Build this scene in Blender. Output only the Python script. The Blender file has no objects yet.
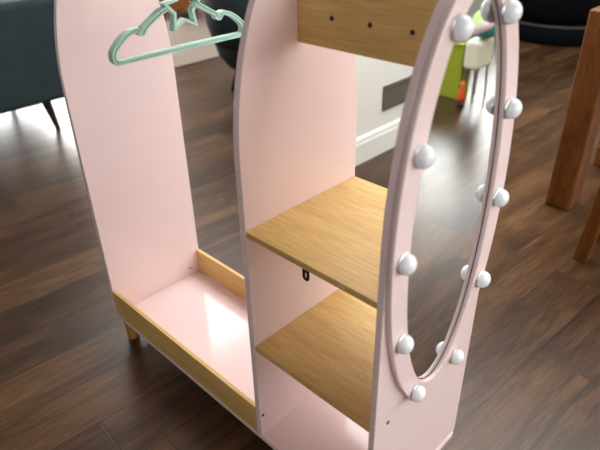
import bpy, bmesh, math, random
from mathutils import Vector, Matrix
random.seed(7)
PI = math.pi
sc = bpy.context.scene
C = sc.collection

# ------------------------------------------------------------------ materials
def lin(r, g, b):
    f = lambda c: (c/255/12.92) if c/255 <= .04045 else ((c/255+.055)/1.055)**2.4
    return (f(r), f(g), f(b), 1.0)

class NT:
    def __init__(s, name):
        s.m = bpy.data.materials.new(name); s.m.use_nodes = True
        s.t = s.m.node_tree; s.t.nodes.clear()
    def n(s, kind, **kw):
        nd = s.t.nodes.new(kind)
        for k, v in kw.items():
            if k == 'inp':
                for i, val in v.items():
                    if isinstance(val, bpy.types.NodeSocket): s.t.links.new(val, nd.inputs[i])
                    else: nd.inputs[i].default_value = val
            else: setattr(nd, k, v)
        return nd
    def math(s, op, a, b=None, c=None):
        d = {0: a}
        if b is not None: d[1] = b
        if c is not None: d[2] = c
        return s.n('ShaderNodeMath', operation=op, inp=d).outputs[0]
    def out(s, bsdf):
        o = s.n('ShaderNodeOutputMaterial'); s.t.links.new(bsdf, o.inputs[0]); return s.m
    def ramp(s, fac, stops):
        r = s.n('ShaderNodeValToRGB', inp={0: fac}); e = r.color_ramp.elements
        while len(e) < len(stops): e.new(.5)
        for el, (p, c) in zip(e, stops): el.position = p; el.color = c
        return r.outputs[0]

def plain(name, col, rough=.5, metal=0., spec=.5, bump=0., bscale=200, var=.03, coat=0., vscale=4.):
    k = NT(name)
    tc = k.n('ShaderNodeTexCoord')
    nz = k.n('ShaderNodeTexNoise', inp={'Vector': tc.outputs['Object'], 'Scale': vscale, 'Detail': 3.})
    d = tuple(c*(1-var) for c in col[:3])+(1,); u = tuple(min(1, c*(1+var)) for c in col[:3])+(1,)
    c = k.ramp(nz.outputs['Fac'], [(.3, d), (.7, u)])
    b = k.n('ShaderNodeBsdfPrincipled', inp={'Base Color': c, 'Roughness': rough, 'Metallic': metal, 'Specular IOR Level': spec, 'Coat Weight': coat, 'Coat Roughness': .08})
    if bump:
        n2 = k.n('ShaderNodeTexNoise', inp={'Vector': tc.outputs['Object'], 'Scale': bscale, 'Detail': 2.})
        bp = k.n('ShaderNodeBump', inp={'Strength': bump, 'Distance': .002, 'Height': n2.outputs['Fac']})
        k.t.links.new(bp.outputs[0], b.inputs['Normal'])
    return k.out(b.outputs[0])

def wood(name, dark, mid, light, axis='X', scale=1., rough=.45, knots=False, spec=.4):
    k = NT(name)
    tc = k.n('ShaderNodeTexCoord')
    big, sm = {'X': ((1.6, 9, 9), (14, 190, 190)), 'Y': ((9, 1.6, 9), (190, 14, 190)), 'Z': ((9, 9, 1.6), (190, 190, 14))}[axis]
    m1 = k.n('ShaderNodeMapping', inp={'Vector': tc.outputs['Object'], 'Scale': tuple(v*scale for v in big)})
    m2 = k.n('ShaderNodeMapping', inp={'Vector': tc.outputs['Object'], 'Scale': tuple(v*scale for v in sm)})
    n1 = k.n('ShaderNodeTexNoise', inp={'Vector': m1.outputs[0], 'Scale': 1.6, 'Detail': 5., 'Roughness': .6, 'Distortion': .6})
    n2 = k.n('ShaderNodeTexNoise', inp={'Vector': m2.outputs[0], 'Scale': 1., 'Detail': 3., 'Roughness': .6})
    f = k.math('ADD', k.math('MULTIPLY', n1.outputs['Fac'], .48), k.math('MULTIPLY', n2.outputs['Fac'], .52))
    c = k.ramp(f, [(.36, dark), (.5, mid), (.64, light)])
    if knots:
        v = k.n('ShaderNodeTexVoronoi', inp={'Vector': tc.outputs['Object'], 'Scale': 9.})
        kn = k.ramp(v.outputs['Distance'], [(.05, (0.25, .2, .15, 1)), (.13, (1, 1, 1, 1))])
        mx = k.n('ShaderNodeMix', data_type='RGBA', blend_type='MULTIPLY', inp={0: 1., 6: c, 7: kn}); c = mx.outputs[2]
    b = k.n('ShaderNodeBsdfPrincipled', inp={'Base Color': c, 'Roughness': rough, 'Specular IOR Level': spec})
    bp = k.n('ShaderNodeBump', inp={'Strength': .12, 'Distance': .001, 'Height': n2.outputs['Fac']})
    k.t.links.new(bp.outputs[0], b.inputs['Normal'])
    return k.out(b.outputs[0])

def floor_mat():
    k = NT('vinyl_planks')
    tc = k.n('ShaderNodeTexCoord')
    mp = k.n('ShaderNodeMapping', inp={'Vector': tc.outputs['Object'], 'Rotation': (0, 0, math.radians(4.0)), 'Location': (.05, .33, 0)})
    sp = k.n('ShaderNodeSeparateXYZ', inp={0: mp.outputs[0]})
    W, L = .165, 1.15
    xr = k.math('DIVIDE', sp.outputs[0], W)
    row = k.math('FLOOR', xr)
    wn = k.n('ShaderNodeTexWhiteNoise', noise_dimensions='1D', inp={'W': row})
    yr = k.math('ADD', k.math('DIVIDE', sp.outputs[1], L), wn.outputs['Value'])
    col = k.math('FLOOR', yr)
    cv = k.n('ShaderNodeCombineXYZ', inp={0: row, 1: col})
    pr = k.n('ShaderNodeTexWhiteNoise', noise_dimensions='2D', inp={'Vector': cv.outputs[0]})
    off = k.n('ShaderNodeVectorMath', operation='SCALE', inp={0: pr.outputs['Color'], 'Scale': 20.})
    pv = k.n('ShaderNodeVectorMath', operation='ADD', inp={0: mp.outputs[0], 1: off.outputs[0]})
    m1 = k.n('ShaderNodeMapping', inp={'Vector': pv.outputs[0], 'Scale': (11, 1.5, 1)})
    m2 = k.n('ShaderNodeMapping', inp={'Vector': pv.outputs[0], 'Scale': (120, 9, 1)})
    n1 = k.n('ShaderNodeTexNoise', inp={'Vector': m1.outputs[0], 'Scale': 1.3, 'Detail': 6., 'Roughness': .62, 'Distortion': .9})
    n2 = k.n('ShaderNodeTexNoise', inp={'Vector': m2.outputs[0], 'Scale': 1., 'Detail': 3., 'Roughness': .65})
    m3 = k.n('ShaderNodeMapping', inp={'Vector': pv.outputs[0], 'Scale': (330, 18, 1)})
    n3 = k.n('ShaderNodeTexNoise', inp={'Vector': m3.outputs[0], 'Scale': 1., 'Detail': 2., 'Roughness': .7})
    f = k.math('ADD', k.math('MULTIPLY', n1.outputs['Fac'], .46), k.math('MULTIPLY', n2.outputs['Fac'], .24))
    f = k.math('ADD', f, k.math('MULTIPLY', n3.outputs['Fac'], .16))
    f = k.math('ADD', f, k.math('MULTIPLY', pr.outputs['Value'], .14))
    c = k.ramp(f, [(.33, lin(32, 19, 10)), (.46, lin(62, 41, 25)), (.55, lin(86, 59, 37)), (.70, lin(122, 88, 57))])
    # seams
    fx = k.math('FRACT', xr); fy = k.math('FRACT', yr)
    ex = k.math('MULTIPLY', k.math('MINIMUM', fx, k.math('SUBTRACT', 1., fx)), W)
    ey = k.math('MULTIPLY', k.math('MINIMUM', fy, k.math('SUBTRACT', 1., fy)), L)
    e = k.math('MINIMUM', ex, ey)
    seam = k.ramp(k.math('DIVIDE', e, .004), [(.15, (.35, .33, .3, 1)), (.55, (1, 1, 1, 1))])
    mx = k.n('ShaderNodeMix', data_type='RGBA', blend_type='MULTIPLY', inp={0: 1., 6: c, 7: seam})
    rg = k.math('ADD', k.math('MULTIPLY', n2.outputs['Fac'], .16), .24)
    b = k.n('ShaderNodeBsdfPrincipled', inp={'Base Color': mx.outputs[2], 'Roughness': rg, 'Specular IOR Level': .38})
    hgt = k.math('ADD', k.math('MULTIPLY', n2.outputs['Fac'], .35), k.math('MINIMUM', k.math('DIVIDE', e, .003), 1.))
    bp = k.n('ShaderNodeBump', inp={'Strength': .22, 'Distance': .0012, 'Height': hgt})
    k.t.links.new(bp.outputs[0], b.inputs['Normal'])
    return k.out(b.outputs[0])

def glass_mat():
    k = NT('window_glass')
    t = k.n('ShaderNodeBsdfTransparent', inp={0: (.97, .98, .98, 1)})
    g = k.n('ShaderNodeBsdfGlossy', inp={'Roughness': .02})
    ge = k.n('ShaderNodeNewGeometry')
    fr = k.n('ShaderNodeFresnel', inp={0: k.math('SUBTRACT', 1.3, k.math('MULTIPLY', ge.outputs['Backfacing'], 1.3-1/1.3))})
    m = k.n('ShaderNodeMixShader', inp={0: fr.outputs[0], 1: t.outputs[0], 2: g.outputs[0]})
    return k.out(m.outputs[0])

def stripes_mat(name, cols, scale):
    k = NT(name)
    tc = k.n('ShaderNodeTexCoord')
    sp = k.n('ShaderNodeSeparateXYZ', inp={0: tc.outputs['Object']})
    f = k.math('FRACT', k.math('MULTIPLY', sp.outputs[2], scale))
    c = k.ramp(f, [(i/len(cols), q) for i, q in enumerate(cols)])
    b = k.n('ShaderNodeBsdfPrincipled', inp={'Base Color': c, 'Roughness': .6})
    return k.out(b.outputs[0])

M = {
 'pink': plain('pink_lacquer', lin(240, 215, 214), .12, var=.008, spec=.5),
 'oak': wood('oak_board', lin(197, 156, 91), lin(213, 174, 108), lin(226, 191, 126), 'X', 1.),
 'oak_leg': wood('oak_leg', lin(170, 118, 58), lin(200, 148, 82), lin(218, 172, 108), 'Z', 1.5),
 'mint': plain('mint_plastic', lin(188, 225, 210), .3, var=.02),
 'bulb': plain('opal_plastic', lin(243, 246, 252), .14, var=.01, spec=.55, coat=.4),
 'chrome': plain('chrome', (.66, .65, .67, 1), .3, metal=1., var=.02),
 'mirror': plain('mirror_silver', (.86, .88, .87, 1), .012, metal=1., var=.0),
 'gap': plain('mirror_gap_dark', lin(70, 48, 58), .5),
 'hole_shade': plain('hole_shade_dark', lin(46, 30, 18), .8),
 'bracket': plain('dark_bronze_steel', lin(48, 32, 26), .4, metal=.6),
 'screw': plain('screw_steel', lin(98, 86, 82), .4, metal=1.),
 'clear': plain('clear_stud', lin(205, 190, 165), .15, var=.02),
 'floor': floor_mat(),
 'wall': plain('white_wall_paint', lin(232, 231, 224), .6, bump=.1, bscale=90, var=.012),
 'front_bounce': plain('cool_bounce_wall_paint', lin(206, 203, 212), .6, var=.012),  # pale cool tone chosen to bounce light onto front-facing edges
 'trim': plain('white_gloss_trim', lin(238, 237, 231), .35, var=.01),
 'ceil': plain('ceiling_paint', lin(240, 240, 238), .8, var=.01),
 'vent': plain('vent_metal', lin(96, 84, 74), .5, var=.05),
 'ventd': plain('vent_shadow', lin(50, 42, 36), .7),
 'teal': plain('teal_fabric', lin(46, 58, 62), .85, bump=.4, bscale=420, var=.10, vscale=9, spec=.25),
 'legdark': wood('dark_leg_wood', lin(44, 26, 18), lin(62, 38, 26), lin(82, 52, 36), 'Z', 1.),
 'pine': wood('stained_pine', lin(80, 43, 13), lin(114, 64, 20), lin(138, 84, 34), 'Z', 1., rough=.42, knots=True),
 'pinex': wood('stained_pine_top', lin(84, 44, 16), lin(116, 66, 26), lin(142, 88, 40), 'X', 1., rough=.35),
 'black': plain('black_leather', lin(9, 9, 10), .75, spec=.03, bump=.2, bscale=120, var=.15),
 'blackb': plain('black_base', lin(10, 11, 14), .8, spec=.03, var=.1),
 'grey': plain('grey_sheen_band', lin(52, 51, 47), .5, var=.1),
 'rug': plain('cream_rug', lin(152, 138, 128), .95, spec=.0, bump=.8, bscale=160, var=.06),
 'cream': plain('cream_plastic', lin(235, 230, 208), .4),
 'lime': plain('lime_plastic', lin(158, 170, 44), .4),
 'steel': plain('brushed_steel', lin(190, 190, 188), .3, metal=1.),
 'orange': plain('orange_plastic', lin(232, 96, 50), .4),
 'blackp': plain('black_rubber', lin(30, 28, 28), .6),
 'orangewood': wood('honey_wood', lin(110, 58, 24), lin(134, 76, 36), lin(152, 92, 48), 'Y', 1.),
 'rainbow': stripes_mat('rainbow_fabric', [lin(236, 150, 190), lin(250, 245, 240), lin(190, 230, 110), lin(246, 240, 236), lin(120, 90, 150), lin(235, 200, 50), lin(50, 160, 150)], 3.6),
 'glass': glass_mat(),
}

# ------------------------------------------------------------------ mesh helpers
def mesh(name, bm, mat, parent=None, bevel=0., seg=2, smooth=False, sub=0, loc=None, rot=None):
    bmesh.ops.recalc_face_normals(bm, faces=bm.faces)
    me = bpy.data.meshes.new(name); bm.to_mesh(me); bm.free()
    if mat: me.materials.append(M[mat])
    o = bpy.data.objects.new(name, me); C.objects.link(o)
    if parent is not None: o.parent = parent
    if smooth:
        for f in me.polygons: f.use_smooth = True
    if bevel:
        b = o.modifiers.new('bevel', 'BEVEL'); b.width = bevel; b.segments = seg; b.limit_method = 'ANGLE'; b.angle_limit = math.radians(40)
        if not smooth: b.harden_normals = False
    if sub:
        s = o.modifiers.new('sub', 'SUBSURF'); s.levels = sub; s.render_levels = sub
    if loc: o.location = loc
    if rot: o.rotation_euler = rot
    return o
def box(bm, a, b):
    v = [bm.verts.new((x, y, z)) for x in (a[0], b[0]) for y in (a[1], b[1]) for z in (a[2], b[2])]
    for f in ((0, 1, 3, 2), (4, 6, 7, 5), (0, 4, 5, 1), (2, 3, 7, 6), (0, 2, 6, 4), (1, 5, 7, 3)):
        bm.faces.new([v[i] for i in f])
    return bm
def bx(a, b): return box(bmesh.new(), a, b)
def cone(bm, p0, p1, r0, r1, seg=20, cap=True):
    p0, p1 = Vector(p0), Vector(p1); ax = (p1-p0).normalized()
    u = ax.orthogonal().normalized(); w = ax.cross(u)
    A, B = [], []
    for i in range(seg):
        t = 2*PI*i/seg; d = u*math.cos(t)+w*math.sin(t)
        A.append(bm.verts.new(p0+d*r0)); B.append(bm.verts.new(p1+d*r1))
    for i in range(seg):
        j = (i+1) % seg; bm.faces.new((A[i], A[j], B[j], B[i]))
    if cap: bm.faces.new(A[::-1]); bm.faces.new(B)
    return bm
def lathe_x(bm, prof, c, seg=28, axis='X'):
    # prof: list of (r, h) turned about the axis through c
    rings = []
    for r, hh in prof:
        ring = []
        for i in range(seg):
            t = 2*PI*i/seg; a, b = r*math.cos(t), r*math.sin(t)
            p = (c[0]+hh, c[1]+a, c[2]+b) if axis == 'X' else (c[0]+a, c[1]+b, c[2]+hh)
            ring.append(bm.verts.new(p))
        rings.append(ring)
    for A, B in zip(rings, rings[1:]):
        for i in range(seg):
            j = (i+1) % seg; bm.faces.new((A[i], A[j], B[j], B[i]))
    bm.faces.new(rings[0][::-1]); bm.faces.new(rings[-1])
    return bm
def prism_x(poly, x0, x1):
    bm = bmesh.new()
    A = [bm.verts.new((x0, y, z)) for y, z in poly]; B = [bm.verts.new((x1, y, z)) for y, z in poly]
    bm.faces.new(A[::-1]); bm.faces.new(B); n = len(poly)
    for i in range(n): j = (i+1) % n; bm.faces.new((A[i], A[j], B[j], B[i]))
    return bm
def catmull(pts, n=6):
    o = []
    for i in range(len(pts)-1):
        p0 = pts[max(i-1, 0)]; p1 = pts[i]; p2 = pts[i+1]; p3 = pts[min(i+2, len(pts)-1)]
        for k in range(n):
            t = k/n
            o.append(tuple(.5*((2*b)+(-a+c)*t+(2*a-5*b+4*c-d)*t*t+(-a+3*b-3*c+d)*t**3) for a, b, c, d in zip(p0, p1, p2, p3)))
    o.append(pts[-1]); return o
def sweep_x(bm, path, x, w, dep, closed=False, groove=.0):
    """flat strip: path of (y,z) in the plane x, in-plane width w, depth dep along x, with a groove down each face"""
    n = len(path); P = [Vector((0, p[0], p[1])) for p in path]; rings = []
    for i in range(n):
        if closed: t = P[(i+1) % n]-P[i-1]; a = (P[i]-P[i-1]).normalized(); b = (P[(i+1) % n]-P[i]).normalized()
        else:
            t = P[min(i+1, n-1)]-P[max(i-1, 0)]; a = (P[i]-P[max(i-1, 0)]) if i else P[1]-P[0]; b = (P[min(i+1, n-1)]-P[i]) if i < n-1 else P[-1]-P[-2]
            a = a.normalized(); b = b.normalized()
        t = (a+b).normalized() if (a+b).length > 1e-4 else a
        nr = Vector((1, 0, 0)).cross(t); k = 1/max(.45, t.dot(a))
        h = w/2*k; d = dep/2; g = groove
        sec = [(-h, -d), (-h*.45, -d), (-h*.45, -d+g), (h*.45, -d+g), (h*.45, -d), (h, -d), (h, d), (h*.45, d), (h*.45, d-g), (-h*.45, d-g), (-h*.45, d), (-h, d)]
        rings.append([bm.verts.new(P[i]+nr*s+Vector((x+e, 0, 0))) for s, e in sec])
    m = len(rings[0])
    for i in range(n if closed else n-1):
        A, B = rings[i], rings[(i+1) % n]
        for j in range(m): k = (j+1) % m; bm.faces.new((A[j], A[k], B[k], B[j]))
    if not closed: bm.faces.new(rings[0][::-1]); bm.faces.new(rings[-1])
    return bm
def thing(name, label, cat, loc=(0, 0, 0), rz=0., group=None):
    o = bpy.data.objects.new(name, None); C.objects.link(o); o.location = loc; o.rotation_euler = (0, 0, rz)
    o.empty_display_size = .1
    return tag(o, label, cat, group)
def tag(o, label, cat, group=None):
    o['label'] = label; o['category'] = cat
    if group: o['group'] = group
    return o
def struct(name, bm, mat, parent=None, **k):
    o = mesh(name, bm, mat, parent, **k)
    if parent is None: o['kind'] = 'structure'
    return o

# ------------------------------------------------------------------ the dress-up unit
H = .1035                       # underside of feet to top of the base board
D = .322                        # depth of the side panels
X0, XL = .0098, .0233           # left panel
XD0, XD1 = .6670, .6830          # divider
XR0, XR1 = .9924, 1.0059        # mirror panel
Z1, Z2, TS = H+.5757, H+.2874, .0137
U = thing('dress_up_storage_unit', 'pale pink and oak dress-up wardrobe with arched panels, shelves and an oval bulb-lit mirror', 'wardrobe')

def panel_poly(d, a, zc=.700, b=.360, n=48):
    c = d/2
    p = [(0.0, H), (d, H)]
    for i in range(n+1):
        t = PI*i/n; p.append((c+a*math.cos(t), H+zc+b*math.sin(t)))
    return p
# base board with rounded outer corners
bm = bmesh.new(); r = .012; bxs, bxe, bd = X0-.004, XR1+.0030, .330
pts = []
for cx, cy, a0 in ((bxe-r, r, -90), (bxe-r, bd-r, 0), (bxs+r, bd-r, 90), (bxs+r, r, 180)):
    for k in range(6):
        t = math.radians(a0+90*k/5); pts.append((cx+r*math.cos(t), cy+r*math.sin(t)))
A = [bm.verts.new((x, y, H-.0144)) for x, y in pts]; B = [bm.verts.new((x, y, H)) for x, y in pts]
bm.faces.new(A[::-1]); bm.faces.new(B)
for i in range(len(pts)): j = (i+1) % len(pts); bm.faces.new((A[i], A[j], B[j], B[i]))
mesh('base_board', bm, 'pink', U, bevel=.0015)
lp = mesh('side_panel', prism_x(panel_poly(D, D/2), X0, XL), 'pink', U, bevel=.0016, smooth=False)
dv = mesh('divider_panel', prism_x(panel_poly(D, D/2), XD0, XD1), 'pink', U, bevel=.0016)
mp = mesh('mirror_panel', prism_x(panel_poly(.332, .166, .660, .390), XR0, XR1), 'pink', U, bevel=.0016)
# rails
mesh('front_rail', bx((XL, .0, H), (XD0, .0105, H+.0856)), 'oak', U, bevel=.001)
mesh('back_rail', bx((XL, D-.0105, H), (XD0, D, H+.0856)), 'oak', U, bevel=.001)
# shelves
for z, sx in ((Z1, .9184), (Z2, .7755)):
    s = mesh('shelf', bx((XD1, .0005, z-TS), (XR0, .319, z)), 'oak', U, bevel=.0018)
    bm = bmesh.new(); cone(bm, (sx-.003, .0008, z-TS*.5), (sx-.003, -.0012, z-TS*.5), .0035, .003, 14); cone(bm, (sx+.005, .0008, z-TS*.5), (sx+.005, -.0012, z-TS*.5), .0035, .003, 14)
    mesh('stud', bm, 'clear', s, smooth=False)
# hook board; three dark discs paint the shade inside its drilled holes
hb = mesh('hook_board', bx((XD1, .150, H+.8965), (XR0, .1635, H+.9965)), 'oak', U, bevel=.001)
for x in (.762, .840, .918):
    mesh('hook_hole_shade', cone(bmesh.new(), (x, .1502, H+.946), (x, .1494, H+.946), .0042, .0042, 18), 'hole_shade', hb)
# hanging rail
mesh('hanging_rail', cone(bmesh.new(), (XL, .150, H+.985), (XD0, .150, H+.985), .011, .011, 24), 'oak', U, smooth=True)
# feet
for x, y in ((.034, .030), (.034, .292), (.955, .032), (.955, .292)):
    mesh('foot', cone(bmesh.new(), (x, y, 0), (x, y, H-.0144), .0165, .0225, 24), 'oak_leg', U, bevel=.0015)
# anchor bracket under the upper shelf: a plate with an oblong slot and a short fixing flange
bm = bmesh.new()
def oblong(w, h, cx, cz, n=8):
    o = []
    for i in range(n+1): t = PI*i/n; o.append((cx+w*math.cos(t), cz+(h-w)+w*math.sin(t)))
    for i in range(n+1): t = PI+PI*i/n; o.append((cx+w*math.cos(t), cz-(h-w)+w*math.sin(t)))
    return o
bz = H+.507; bxx = .7902
O = oblong(.0086, .0200, bxx, bz+.001); I = oblong(.0020, .0062, bxx, bz-.006)
v = [[bm.verts.new((x, y, z)) for x, z in q] for y in (.050, .0518) for q in (O, I)]
n = len(O)
for i in range(n):
    j = (i+1) % n
    bm.faces.new((v[0][i], v[0][j], v[1][j], v[1][i])); bm.faces.new((v[2][i], v[2][j], v[3][j], v[3][i]))
    bm.faces.new((v[0][i], v[0][j], v[2][j], v[2][i])); bm.faces.new((v[1][i], v[1][j], v[3][j], v[3][i]))
box(bm, (bxx-.0068, .0502, bz+.015), (bxx+.0068, .0518, Z1-TS)); box(bm, (bxx-.0068, .0502, Z1-TS-.0016), (bxx+.0068, .068, Z1-TS))
mesh('anchor_bracket', bm, 'bracket', U)
# visible fixings
for (a, b, rr, mt) in (((XD1-.0005, .0085, H+.066), (XD1+.0004, .0085, H+.066), .0042, 'hole_shade'), ((XR1-.0005, .040, H+.279), (XR1+.0005, .040, H+.279), .0046, 'screw'), ((XL-.0005, .279, H+.028), (XL+.0004, .279, H+.028), .0036, 'screw')):  # dark disc on the divider paints the shade of a drilled opening
    mesh('screw', cone(bmesh.new(), a, b, rr, rr, 16), mt, U)

# oval mirror frame, mirror and bulbs
RC, RZ, RA, RB = .1665, H+.659, .167, .391        # outer oval
IC, IZ, IA, IB = .1675, H+.661, .1235, .353      # inner oval
RT = .0115
bm = bmesh.new(); N = 128; rings = []
ch = .0022
for (kind, off, hx) in (('o', 0, 0), ('o', 0, RT-ch), ('o', -ch*.3, RT-ch*.3), ('o', -ch, RT), ('i', ch, RT), ('i', ch*.3, RT-ch*.3), ('i', 0, RT-ch), ('i', 0, 0)):
    c, z, a, b = (RC, RZ, RA, RB) if kind == 'o' else (IC, IZ, IA, IB)
    rings.append([bm.verts.new((XR1+hx, c+(a+off)*math.cos(2*PI*i/N), z+(b+off)*math.sin(2*PI*i/N))) for i in range(N)])
for q in range(len(rings)):
    A, B = rings[q], rings[(q+1) % len(rings)]
    for i in range(N): j = (i+1) % N; bm.faces.new((A[i], A[j], B[j], B[i]))
fr = mesh('mirror_frame', bm, 'pink', U)
for p in fr.data.polygons: p.use_smooth = abs(p.normal.x) < .9
def oval(bm, x0, x1, a, b, c=IC, z=IZ, n=128):
    A = [bm.verts.new((x0, c+a*math.cos(2*PI*i/n), z+b*math.sin(2*PI*i/n))) for i in range(n)]
    B = [bm.verts.new((x1, c+a*math.cos(2*PI*i/n), z+b*math.sin(2*PI*i/n))) for i in range(n)]
    bm.faces.new(A[::-1]); bm.faces.new(B)
    for i in range(n): j = (i+1) % n; bm.faces.new((A[i], A[j], B[j], B[i]))
    return bm
mr = mesh('mirror', oval(bmesh.new(), XR1+.0004, XR1+.0022, IA-.0012, IB-.0012), 'mirror', U)
bm = bmesh.new(); rg = []
for a_, hx in ((0.0001, .0002), (-.0014, .0002), (-.0014, .0026), (.0001, .0026)):
    rg.append([bm.verts.new((XR1+hx, IC+(IA+a_)*math.cos(2*PI*i/N), IZ+(IB+a_)*math.sin(2*PI*i/N))) for i in range(N)])
for q in range(4):
    A, B = rg[q], rg[(q+1) % 4]
    for i in range(N): j = (i+1) % N; bm.faces.new((A[i], A[j], B[j], B[i]))
mesh('mirror_gap_shade', bm, 'gap', mr)  # dark band painting the shaded gap between mirror and frame
BULBS = [(.105, .974), (.236, .974), (.046, .817), (.297, .817), (.0285, .650), (.3135, .647), (.045, .481), (.3015, .474), (.107, .317), (.2445, .3125)]
BR = .0168
bx0 = XR1+RT
dome = [(BR*.97, .003), (BR, .006)]
for k in range(1, 9):
    t = PI/2*k/9; dome.append((BR*math.cos(t), .006+.0145*math.sin(t)))
dome.append((.0006, .0206))
proto = None
for y, z in BULBS:
    if proto is None:
        b0 = mesh('light_bulb', lathe_x(bmesh.new(), dome, (0, 0, 0), 32), 'bulb', U, smooth=True)
        s0 = mesh('bulb_socket', lathe_x(bmesh.new(), [(BR*1.03, 0), (BR*1.065, .0006), (BR*1.065, .0022), (BR*1.0, .0030)], (0, 0, 0), 32), 'chrome', b0, smooth=False)
        proto = (b0, s0); b, = (b0,)
    else:
        b = proto[0].copy(); C.objects.link(b); b.parent = U
        s = proto[1].copy(); C.objects.link(s); s.parent = b
    b.location = (bx0, y-.003, H+z)

# ------------------------------------------------------------------ mint hanger with a star
HX = .33
hg = thing('coat_hanger', 'mint green plastic hanger with an open star, hanging in the pink wardrobe', 'hanger', (HX, .150, H+.83))
hg_inv = Matrix.Translation(-Vector((HX, .150, H+.83)))
def hmesh(name, bm, **k):
    bmesh.ops.transform(bm, matrix=hg_inv, verts=bm.verts); return mesh(name, bm, 'mint', hg, **k)
L_ = [(-.0105, .8305), (-.0165, .8390), (-.0150, .8520), (-.0060, .8625), (.0085, .8745), (.0250, .8835), (.0405, .8870)]
Ln = [(.0460, .8855), (.0485, .8800), (.0535, .8775), (.0585, .8810), (.0605, .8870)]
Lt = [(.0800, .8985), (.1040, .9120), (.1200, .9165)]
left = catmull(L_, 4)+catmull(Ln, 3)+Lt
cy = .1525
right = [(2*cy-y, z) for y, z in left]
up = [(y, z+H) for y, z in left]; ur = [(y, z+H) for y, z in right]
bm = bmesh.new()
sweep_x(bm, up, HX, .0098, .017, groove=.004); sweep_x(bm, ur, HX, .0098, .017, groove=.004)
hmesh('shoulder', bm)
bm = bmesh.new(); sweep_x(bm, [(-.0105, H+.8305), (.05, H+.8312), (.15, H+.8315), (.255, H+.8312), (2*cy+.0105, H+.8305)], HX, .0098, .017, groove=.004)
hmesh('trouser_bar', bm)
st = []
for i in range(10):
    t = PI/2+PI*i/5; rr = .0455 if i % 2 == 0 else .0235
    st.append((.1600+rr*math.cos(t)*1.03, H+.9115+rr*math.sin(t)))
bm = bmesh.new(); sweep_x(bm, st, HX, .0062, .017, closed=True)
hmesh('star', bm)
hk = [(.1600, H+.951), (.1600, H+.962), (.166, H+.967), (.170, H+.974)]
for i in range(0, 11):
    t = math.radians(-20+i*22); hk.append((.150+.0185*math.cos(t), H+.9815+.0185*math.sin(t)))
hmesh('hook', sweep_x(bmesh.new(), hk, HX, .0055, .007))

# ------------------------------------------------------------------ room shell
RX0, RX1, RY0, RY1, RH = -4.8, 3.6, -3.4, 7.0, 2.7
struct('floor', bx((RX0-.15, RY0-.15, -.08), (RX1+.15, RY1+.15, 0)), 'floor')
def wall_with_openings(name, axis, pos, thick, lo, hi, ops, mat='wall'):
    """a wall in the plane axis=pos spanning lo..hi, with rectangular openings (a0,a1,z0,z1)"""
    bm = bmesh.new()
    def seg(a0, a1, z0, z1):
        if a1-a0 < 1e-4 or z1-z0 < 1e-4: return
        if axis == 'x': box(bm, (pos, a0, z0), (pos+thick, a1, z1))
        else: box(bm, (a0, pos, z0), (a1, pos+thick, z1))
    cur = lo
    for a0, a1, z0, z1 in sorted(ops):
        seg(cur, a0, 0, RH); seg(a0, a1, 0, z0); seg(a0, a1, z1, RH); cur = a1
    seg(cur, hi, 0, RH)
    return struct(name, bm, mat)
W1 = (1.0, 2.9, .06, 2.3); W2 = (4.2, 6.3, .9, 2.4); W3 = (-.2, 3.4, .8, 2.3); W5 = (1.8, 3.2, 1.3, 2.4)
wall_with_openings('wall_left', 'x', RX0-.15, .15, RY0, RY1, [W1])
wall_with_openings('wall_right', 'x', RX1, .15, RY0, RY1, [W2, W3])
wall_with_openings('wall_back', 'y', RY1, .15, RX0-.15, RX1+.15, [])
wall_with_openings('wall_front', 'y', RY0-.15, .15, RX0-.15, RX1+.15, [W5], 'front_bounce')
# ceiling with a roof light opening and a second one added for top light
SX0, SX1, SY0, SY1 = -3.2, -1.95, .9, 3.2
TX0, TX1 = -.9, 1.7
bm = bmesh.new()
box(bm, (RX0-.15, RY0-.15, RH), (SX0, RY1+.15, RH+.12)); box(bm, (TX1, RY0-.15, RH), (RX1+.15, RY1+.15, RH+.12))
box(bm, (SX1, RY0-.15, RH), (TX0, RY1+.15, RH+.12)); box(bm, (TX0, RY0-.15, RH), (TX1, SY0, RH+.12)); box(bm, (TX0, SY1, RH), (TX1, RY1+.15, RH+.12))
box(bm, (SX0, RY0-.15, RH), (SX1, SY0, RH+.12)); box(bm, (SX0, SY1, RH), (SX1, RY1+.15, RH+.12))
struct('ceiling', bm, 'ceil')
def window(name, axis, pos, o, mull):
    a0, a1, z0, z1 = o; bm = bmesh.new(); f = .06
    def seg(p0, p1, q0, q1, d=.05):
        if axis == 'x': box(bm, (pos-d/2, p0, q0), (pos+d/2, p1, q1))
        elif axis == 'y': box(bm, (p0, pos-d/2, q0), (p1, pos+d/2, q1))
        else: box(bm, (p0, q0, pos-d/2), (p1, q1, pos+d/2))
    seg(a0, a1, z0, z0+f); seg(a0, a1, z1-f, z1); seg(a0, a0+f, z0+f, z1-f); seg(a1-f, a1, z0+f, z1-f)
    for k in range(1, mull+1):
        c = a0+(a1-a0)*k/(mull+1); seg(c-f/2, c+f/2, z0+f, z1-f)
    w = struct(name, bm, 'trim')
    bm = bmesh.new()
    if axis == 'x': box(bm, (pos-.004, a0+f, z0+f), (pos+.004, a1-f, z1-f))
    elif axis == 'y': box(bm, (a0+f, pos-.004, z0+f), (a1-f, pos+.004, z1-f))
    else: box(bm, (a0+f, z0+f, pos-.004), (a1-f, z1-f, pos+.004))
    mesh('pane', bm, 'glass', w)
window('window_1', 'x', RX0-.08, W1, 2)
window('window_2', 'x', RX1+.08, W2, 1)
window('fill_window_3', 'x', RX1+.08, W3, 2)  # unseen window added as fill for the right-facing panels
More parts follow.
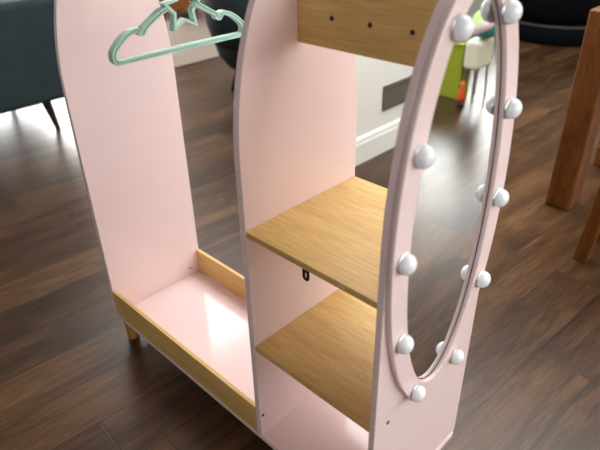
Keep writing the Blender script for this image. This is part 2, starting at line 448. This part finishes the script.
window('fill_window_5', 'y', RY0-.08, W5, 1)  # unseen window added to fill front-facing edges and glint the bulbs
window('window_4', 'z', RH+.07, (SX0, SX1, SY0, SY1), 1)
window('fill_window_6', 'z', RH+.07, (TX0, TX1, SY0, SY1), 1)  # unseen roof light added to brighten the shelf tops
# half-height partition with a vent
PX, PY0, PY1, PH = -.26, .98, 2.75, .98
struct('wall_partition', bx((PX-.12, PY0, 0), (PX, PY1, PH)), 'wall')
struct('trim_1', bx((PX-.14, PY0-.02, PH), (PX+.02, PY1+.02, PH+.03)), 'trim', bevel=.004)
bm = bmesh.new()
prof = [(0, 0), (.016, 0), (.016, .105), (.012, .118), (.012, .130), (.004, .142), (0, .142)]
A = [bm.verts.new((PX+x, PY0, z)) for x, z in prof]; B = [bm.verts.new((PX+x, PY1, z)) for x, z in prof]
bm.faces.new(A); bm.faces.new(B[::-1])
for i in range(len(prof)): j = (i+1) % len(prof); bm.faces.new((A[i], A[j], B[j], B[i]))
struct('baseboard_partition', bm, 'trim')
vt = thing('wall_vent', 'taupe louvred air vent low on the white half wall behind the wardrobe', 'vent', (PX, 1.86, H+.187))
bm = bmesh.new(); w_, h_ = .165, .0645
for a, b in (((0, -w_, -h_), (.008, w_, -h_+.012)), ((0, -w_, h_-.012), (.008, w_, h_)), ((0, -w_, -h_+.012), (.008, -w_+.014, h_-.012)), ((0, w_-.014, -h_+.012), (.008, w_, h_-.012))): box(bm, a, b)
mesh('vent_frame', bm, 'vent', vt, bevel=.0015)
mesh('vent_back', bx((0, -w_+.014, -h_+.012), (.001, w_-.014, h_-.012)), 'ventd', vt)
bm = bmesh.new()
for k in range(6):
    z = -h_+.02+k*.0178
    q = [bm.verts.new(p) for p in ((.001, -w_+.014, z+.008), (.001, w_-.014, z+.008), (.007, w_-.014, z), (.007, -w_+.014, z))]
    q2 = [bm.verts.new(p.co+Vector((0, 0, -.0018))) for p in q]
    bm.faces.new(q); bm.faces.new(q2[::-1])
    for i in range(4): j = (i+1) % 4; bm.faces.new((q[i], q[j], q2[j], q2[i]))
mesh('louvre', bm, 'vent', vt)

# ------------------------------------------------------------------ teal seats
def rbox(a, b, **k): return bx(a, b)
def dark_leg(parent, top, foot, r0=.028, r1=.013):
    return mesh('leg', cone(bmesh.new(), foot, top, r1, r0, 16), 'legdark', parent, smooth=False, bevel=.001)
AC = thing('armchair', 'large dark teal armchair on slim tapered legs, left of the pink wardrobe', 'armchair', (-1.80, .36, 0))
mesh('back', bx((-.20, -.46, .19), (0, .53, .735)), 'teal', AC, bevel=.035, seg=4)
mesh('seat_base', bx((-.95, -.46, .18), (-.20, .46, .34)), 'teal', AC, bevel=.03, seg=4)
mesh('seat_cushion', bx((-.82, -.34, .345), (-.20, .34, .47)), 'teal', AC, bevel=.045, seg=4)
for s in (-1, 1):
    y0, y1 = (.34, .46) if s > 0 else (-.46, -.34)
    mesh('armrest', bx((-.80, y0, .34), (-.20, y1, .60)), 'teal', AC, bevel=.04, seg=4)
    for x in (-.09, -.72):
        dark_leg(AC, (x, s*.31, .205), (x+(-.0 if x > -.5 else -.04), s*.345, 0))

TC = thing('tub_chair', 'rounded dark teal tub chair behind the mint hanger', 'chair', (-1.50, 2.13, 0), math.radians(0))
bm = bmesh.new()
lathe_x(bm, [(.10, .135), (.24, .14), (.33, .175), (.385, .25), (.41, .34), (.40, .40)], (0, 0, 0), 48, axis='Z')
mesh('seat_shell', bm, 'teal', TC, smooth=True)
bm = bmesh.new(); n = 40; secs = []
for i in range(n+1):
    t = math.radians(-190+300*i/n)
    e = min(i, n-i)/n; top = .52+.24*min(1, e*3.2)
    secs.append([bm.verts.new((rr*math.cos(t), rr*math.sin(t), z)) for rr, z in ((.35, .36), (.41, .33), (.445, .45), (.465, top-.03), (.435, top), (.39, top-.03), (.365, .45))])
for A, B in zip(secs, secs[1:]):
    for j in range(7): k = (j+1) % 7; bm.faces.new((A[j], A[k], B[k], B[j]))
bm.faces.new(secs[0]); bm.faces.new(secs[-1][::-1])
mesh('backrest', bm, 'teal', TC, smooth=True)
bm = bmesh.new(); lathe_x(bm, [(.20, .40), (.345, .40), (.36, .43), (.345, .475), (.30, .49), (.05, .50)], (0, 0, 0), 40, axis='Z')
mesh('seat_cushion', bm, 'teal', TC, smooth=True)
for dx, dy in ((-.13, -.21), (.20, -.17), (-.18, .18), (.18, .18)):
    dark_leg(TC, (dx, dy, .175), (dx*1.25, dy*1.28, 0), .026, .012)
tag(mesh('rug', bx((-4.3, 1.35, 0), (-2.42, 5.2, .010)), 'rug', bevel=.004), 'pale cream rug on the floor far left behind the teal chairs', 'rug')

# honey wooden low cabinet seen through the star of the hanger
SB = thing('low_sideboard', 'honey brown wooden low cabinet far behind the mint star', 'cabinet', (-4.02, 3.10, .010), math.radians(-32))
mesh('carcass', bx((-.22, -.20, .08), (.22, .20, .52)), 'orangewood', SB, bevel=.006)
for s in (-1, 1):
    mesh('door', bx((.22, -.19 if s < 0 else .004, .10), (.236, -.004 if s < 0 else .19, .50)), 'orangewood', SB, bevel=.003)
for x in (-.18, .18):
    for y in (-.16, .16): mesh('leg', cone(bmesh.new(), (x, y, 0), (x, y, .08), .014, .02, 14), 'orangewood', SB)

# ------------------------------------------------------------------ pine table and bench
TB = thing('dining_table', 'reddish brown pine table with chunky square legs at the right edge', 'table', (.617, 1.73, 0))
TH, TX, TY = .818, 1.03, .66
mesh('tabletop', bx((.108, .004, TH-.045), (TX-.108, TY-.004, TH-.002)), 'pinex', TB, bevel=.006, seg=3)
for x in (0, TX-.108):
    for y in (0, TY-.12): mesh('leg', bx((x+.001, y+.001, 0), (x+.107, y+.119, TH)), 'pine', TB, bevel=.012, seg=4)
mesh('apron', bx((.108, .015, TH-.135), (TX-.108, .04, TH-.045)), 'pinex', TB)
mesh('apron', bx((.108, TY-.04, TH-.135), (TX-.108, TY-.015, TH-.045)), 'pinex', TB)
BN = thing('bench', 'reddish brown pine bench with slim legs in front of the pine table', 'bench', (.877, 1.40, 0))
mesh('seat', bx((-.01, -.03, .43), (.50, .25, .465)), 'pinex', BN, bevel=.008)
for x, y, dx in ((0, 0, .03), (.44, 0, -.03), (0, .185, .03), (.44, .185, -.03)):
    bm = bmesh.new(); box(bm, (x, y, 0), (x+.048, y+.04, .43))
    for v in bm.verts:
        if v.co.z > .2: v.co.x += dx
    mesh('leg', bm, 'pine', BN, bevel=.004)

# ------------------------------------------------------------------ black pouf far right
PF = thing('footstool', 'large round black leather footstool on the floor far behind the table leg', 'footstool', (-.67, 4.86, 0))
mesh('plinth', lathe_x(bmesh.new(), [(.46, 0), (.495, .01), (.50, .03), (.50, .12), (.48, .135)], (0, 0, 0), 64, axis='Z'), 'blackb', PF, smooth=True)
mesh('sheen_band', lathe_x(bmesh.new(), [(.47, .135), (.485, .14), (.487, .155), (.47, .165)], (0, 0, 0), 64, axis='Z'), 'grey', PF, smooth=True)  # grey colour stands in for a line of reflected light round the base
mesh('cushion', lathe_x(bmesh.new(), [(.45, .165), (.50, .18), (.525, .24), (.53, .32), (.51, .40), (.46, .45), (.2, .47), (.01, .472)], (0, 0, 0), 64, axis='Z'), 'black', PF, smooth=True)

# ------------------------------------------------------------------ the play corner the mirror shows
KS = thing('child_stool', 'cream plastic child stool on thin steel legs, seen only in the oval mirror', 'stool', (2.35, 2.78, 0))
mesh('seat', bx((-.05, -.10, .205), (.05, .10, .385)), 'cream', KS, bevel=.025, seg=4)
for x in (-.032, .032):
    for y in (-.075, .075): mesh('leg', cone(bmesh.new(), (x*1.2, y*1.1, 0), (x, y, .21), .006, .008, 12), 'steel', KS)
LB = thing('toy_crate', 'lime green plastic toy crate beside the cream stool in the mirror', 'crate', (2.505, 2.76, 0))
bm = bmesh.new()
for a, b in (((-.095, -.06, 0), (.115, .06, .012)), ((-.095, -.06, .012), (-.083, .06, .34)), ((.103, -.06, .012), (.115, .06, .34)), ((-.083, -.06, .012), (.103, -.050, .34)), ((-.083, .050, .012), (.103, .06, .34))): box(bm, a, b)
mesh('crate_body', bm, 'lime', LB, bevel=.003)
bm = bmesh.new()
for a, b in (((-.10, -.07, .335), (.12, -.056, .355)), ((-.10, .056, .335), (.12, .07, .355)), ((-.10, -.056, .335), (-.088, .056, .355)), ((.108, -.056, .335), (.12, .056, .355))): box(bm, a, b)
mesh('crate_rim', bm, 'lime', LB, bevel=.003)
bm = bmesh.new(); bmesh.ops.create_icosphere(bm, subdivisions=4, radius=.088)
tag(mesh('soft_ball', bm, 'rainbow', loc=(2.325, 2.77, .4735), smooth=True, rot=(.5, .4, 0)), 'rainbow striped soft ball resting on the cream stool, seen only in the oval mirror', 'ball')
TR = thing('toy_skittle', 'small orange toy skittle with a black foot on the floor in the mirror', 'toy', (2.335, 2.60, 0))
mesh('foot', lathe_x(bmesh.new(), [(.022, 0), (.025, .01), (.022, .03)], (0, 0, 0), 20, axis='Z'), 'blackp', TR, smooth=True)
mesh('body', lathe_x(bmesh.new(), [(.02, .03), (.026, .05), (.022, .09), (.012, .12), (.016, .145), (.004, .16)], (0, 0, 0), 20, axis='Z'), 'orange', TR, smooth=True)

SKY_BASE, RIGHT_GLOW, ZENITH = 2.6, 13., 1.2
# ------------------------------------------------------------------ daylight
# a bright hazy sky; each window opening carries a portal that only guides the sky's light in
def portal(name, loc, rot, sx, sy):
    l = bpy.data.lights.new(name, 'AREA'); l.shape = 'RECTANGLE'; l.size = sx; l.size_y = sy; l.energy = 1.
    l.cycles.is_portal = True
    o = bpy.data.objects.new(name, l); C.objects.link(o); o.location = loc; o.rotation_euler = rot
    return o
portal('portal_window_left', (RX0-.17, 1.95, 1.18), (0, -PI/2, 0), 2.24, 1.9)
portal('portal_window_right_far', (RX1+.17, 5.25, 1.65), (0, PI/2, 0), 1.5, 2.1)
portal('portal_fill_right', (RX1+.17, 1.6, 1.55), (0, PI/2, 0), 1.5, 3.6)
portal('portal_fill_front', (2.5, RY0-.17, 1.85), (PI/2, 0, 0), 1.4, 1.1)
portal('portal_roof_light', (-2.575, 2.05, RH+.14), (0, 0, 0), 1.25, 2.3)
portal('portal_fill_roof', (.4, 2.05, RH+.14), (0, 0, 0), 2.6, 2.3)
w = bpy.data.worlds.new('sky'); sc.world = w; w.use_nodes = True
t = w.node_tree; bg = t.nodes['Background']
tc = t.nodes.new('ShaderNodeTexCoord')
def wmath(op, a, b=None):
    n = t.nodes.new('ShaderNodeMath'); n.operation = op
    for i, v in enumerate((a, b)):
        if v is None: continue
        if isinstance(v, bpy.types.NodeSocket): t.links.new(v, n.inputs[i])
        else: n.inputs[i].default_value = v
    return n.outputs[0]
def lobe(d, power, k):
    dp = t.nodes.new('ShaderNodeVectorMath'); dp.operation = 'DOT_PRODUCT'
    t.links.new(tc.outputs['Generated'], dp.inputs[0]); dp.inputs[1].default_value = Vector(d).normalized()
    return wmath('MULTIPLY', wmath('POWER', wmath('MAXIMUM', dp.outputs['Value'], 0.), power), k)
sp = t.nodes.new('ShaderNodeSeparateXYZ'); t.links.new(tc.outputs['Generated'], sp.inputs[0])
up = wmath('MINIMUM', wmath('MAXIMUM', wmath('ADD', wmath('MULTIPLY', sp.outputs[2], 8.), .6), .35), 1.)
base = wmath('MULTIPLY', up, SKY_BASE)
tot = wmath('ADD', base, lobe((1.84, 3.65, 1.75), 40., RIGHT_GLOW))        # sky glow added behind the far right window for the mirror glare
tot = wmath('ADD', tot, lobe((0, 0, 1), 3., ZENITH))
tot = wmath('ADD', tot, lobe((-3.6, 1.5, .9), 14., 5.))                  # second sky glow, added to whiten the floor glare on the left
t.links.new(tot, bg.inputs[1]); bg.inputs[0].default_value = (1., .985, .96, 1)

# ------------------------------------------------------------------ camera
cam = bpy.data.cameras.new('camera'); co = bpy.data.objects.new('camera', cam); C.objects.link(co)
r = Vector((.7159, .6979, -.0194)); u = Vector((-.3492, .3820, .8556)); f = Vector((-.6045, .6058, -.5172))
m = Matrix((r, u, -f)).transposed().to_4x4(); m.translation = Vector((1.40025, -.57319, 1.13922+H))
co.matrix_world = m
cam.sensor_width = 36.; cam.lens = 571.96/600*36
cam.clip_start = .02
cam.dof.use_dof = True; cam.dof.focus_distance = 1.3; cam.dof.aperture_fstop = 3.6
sc.camera = co
sc.view_settings.view_transform = 'Standard'; sc.view_settings.look = 'None'; sc.view_settings.gamma = 1.; sc.view_settings.use_curve_mapping = False
sc.view_settings.exposure = 1.28
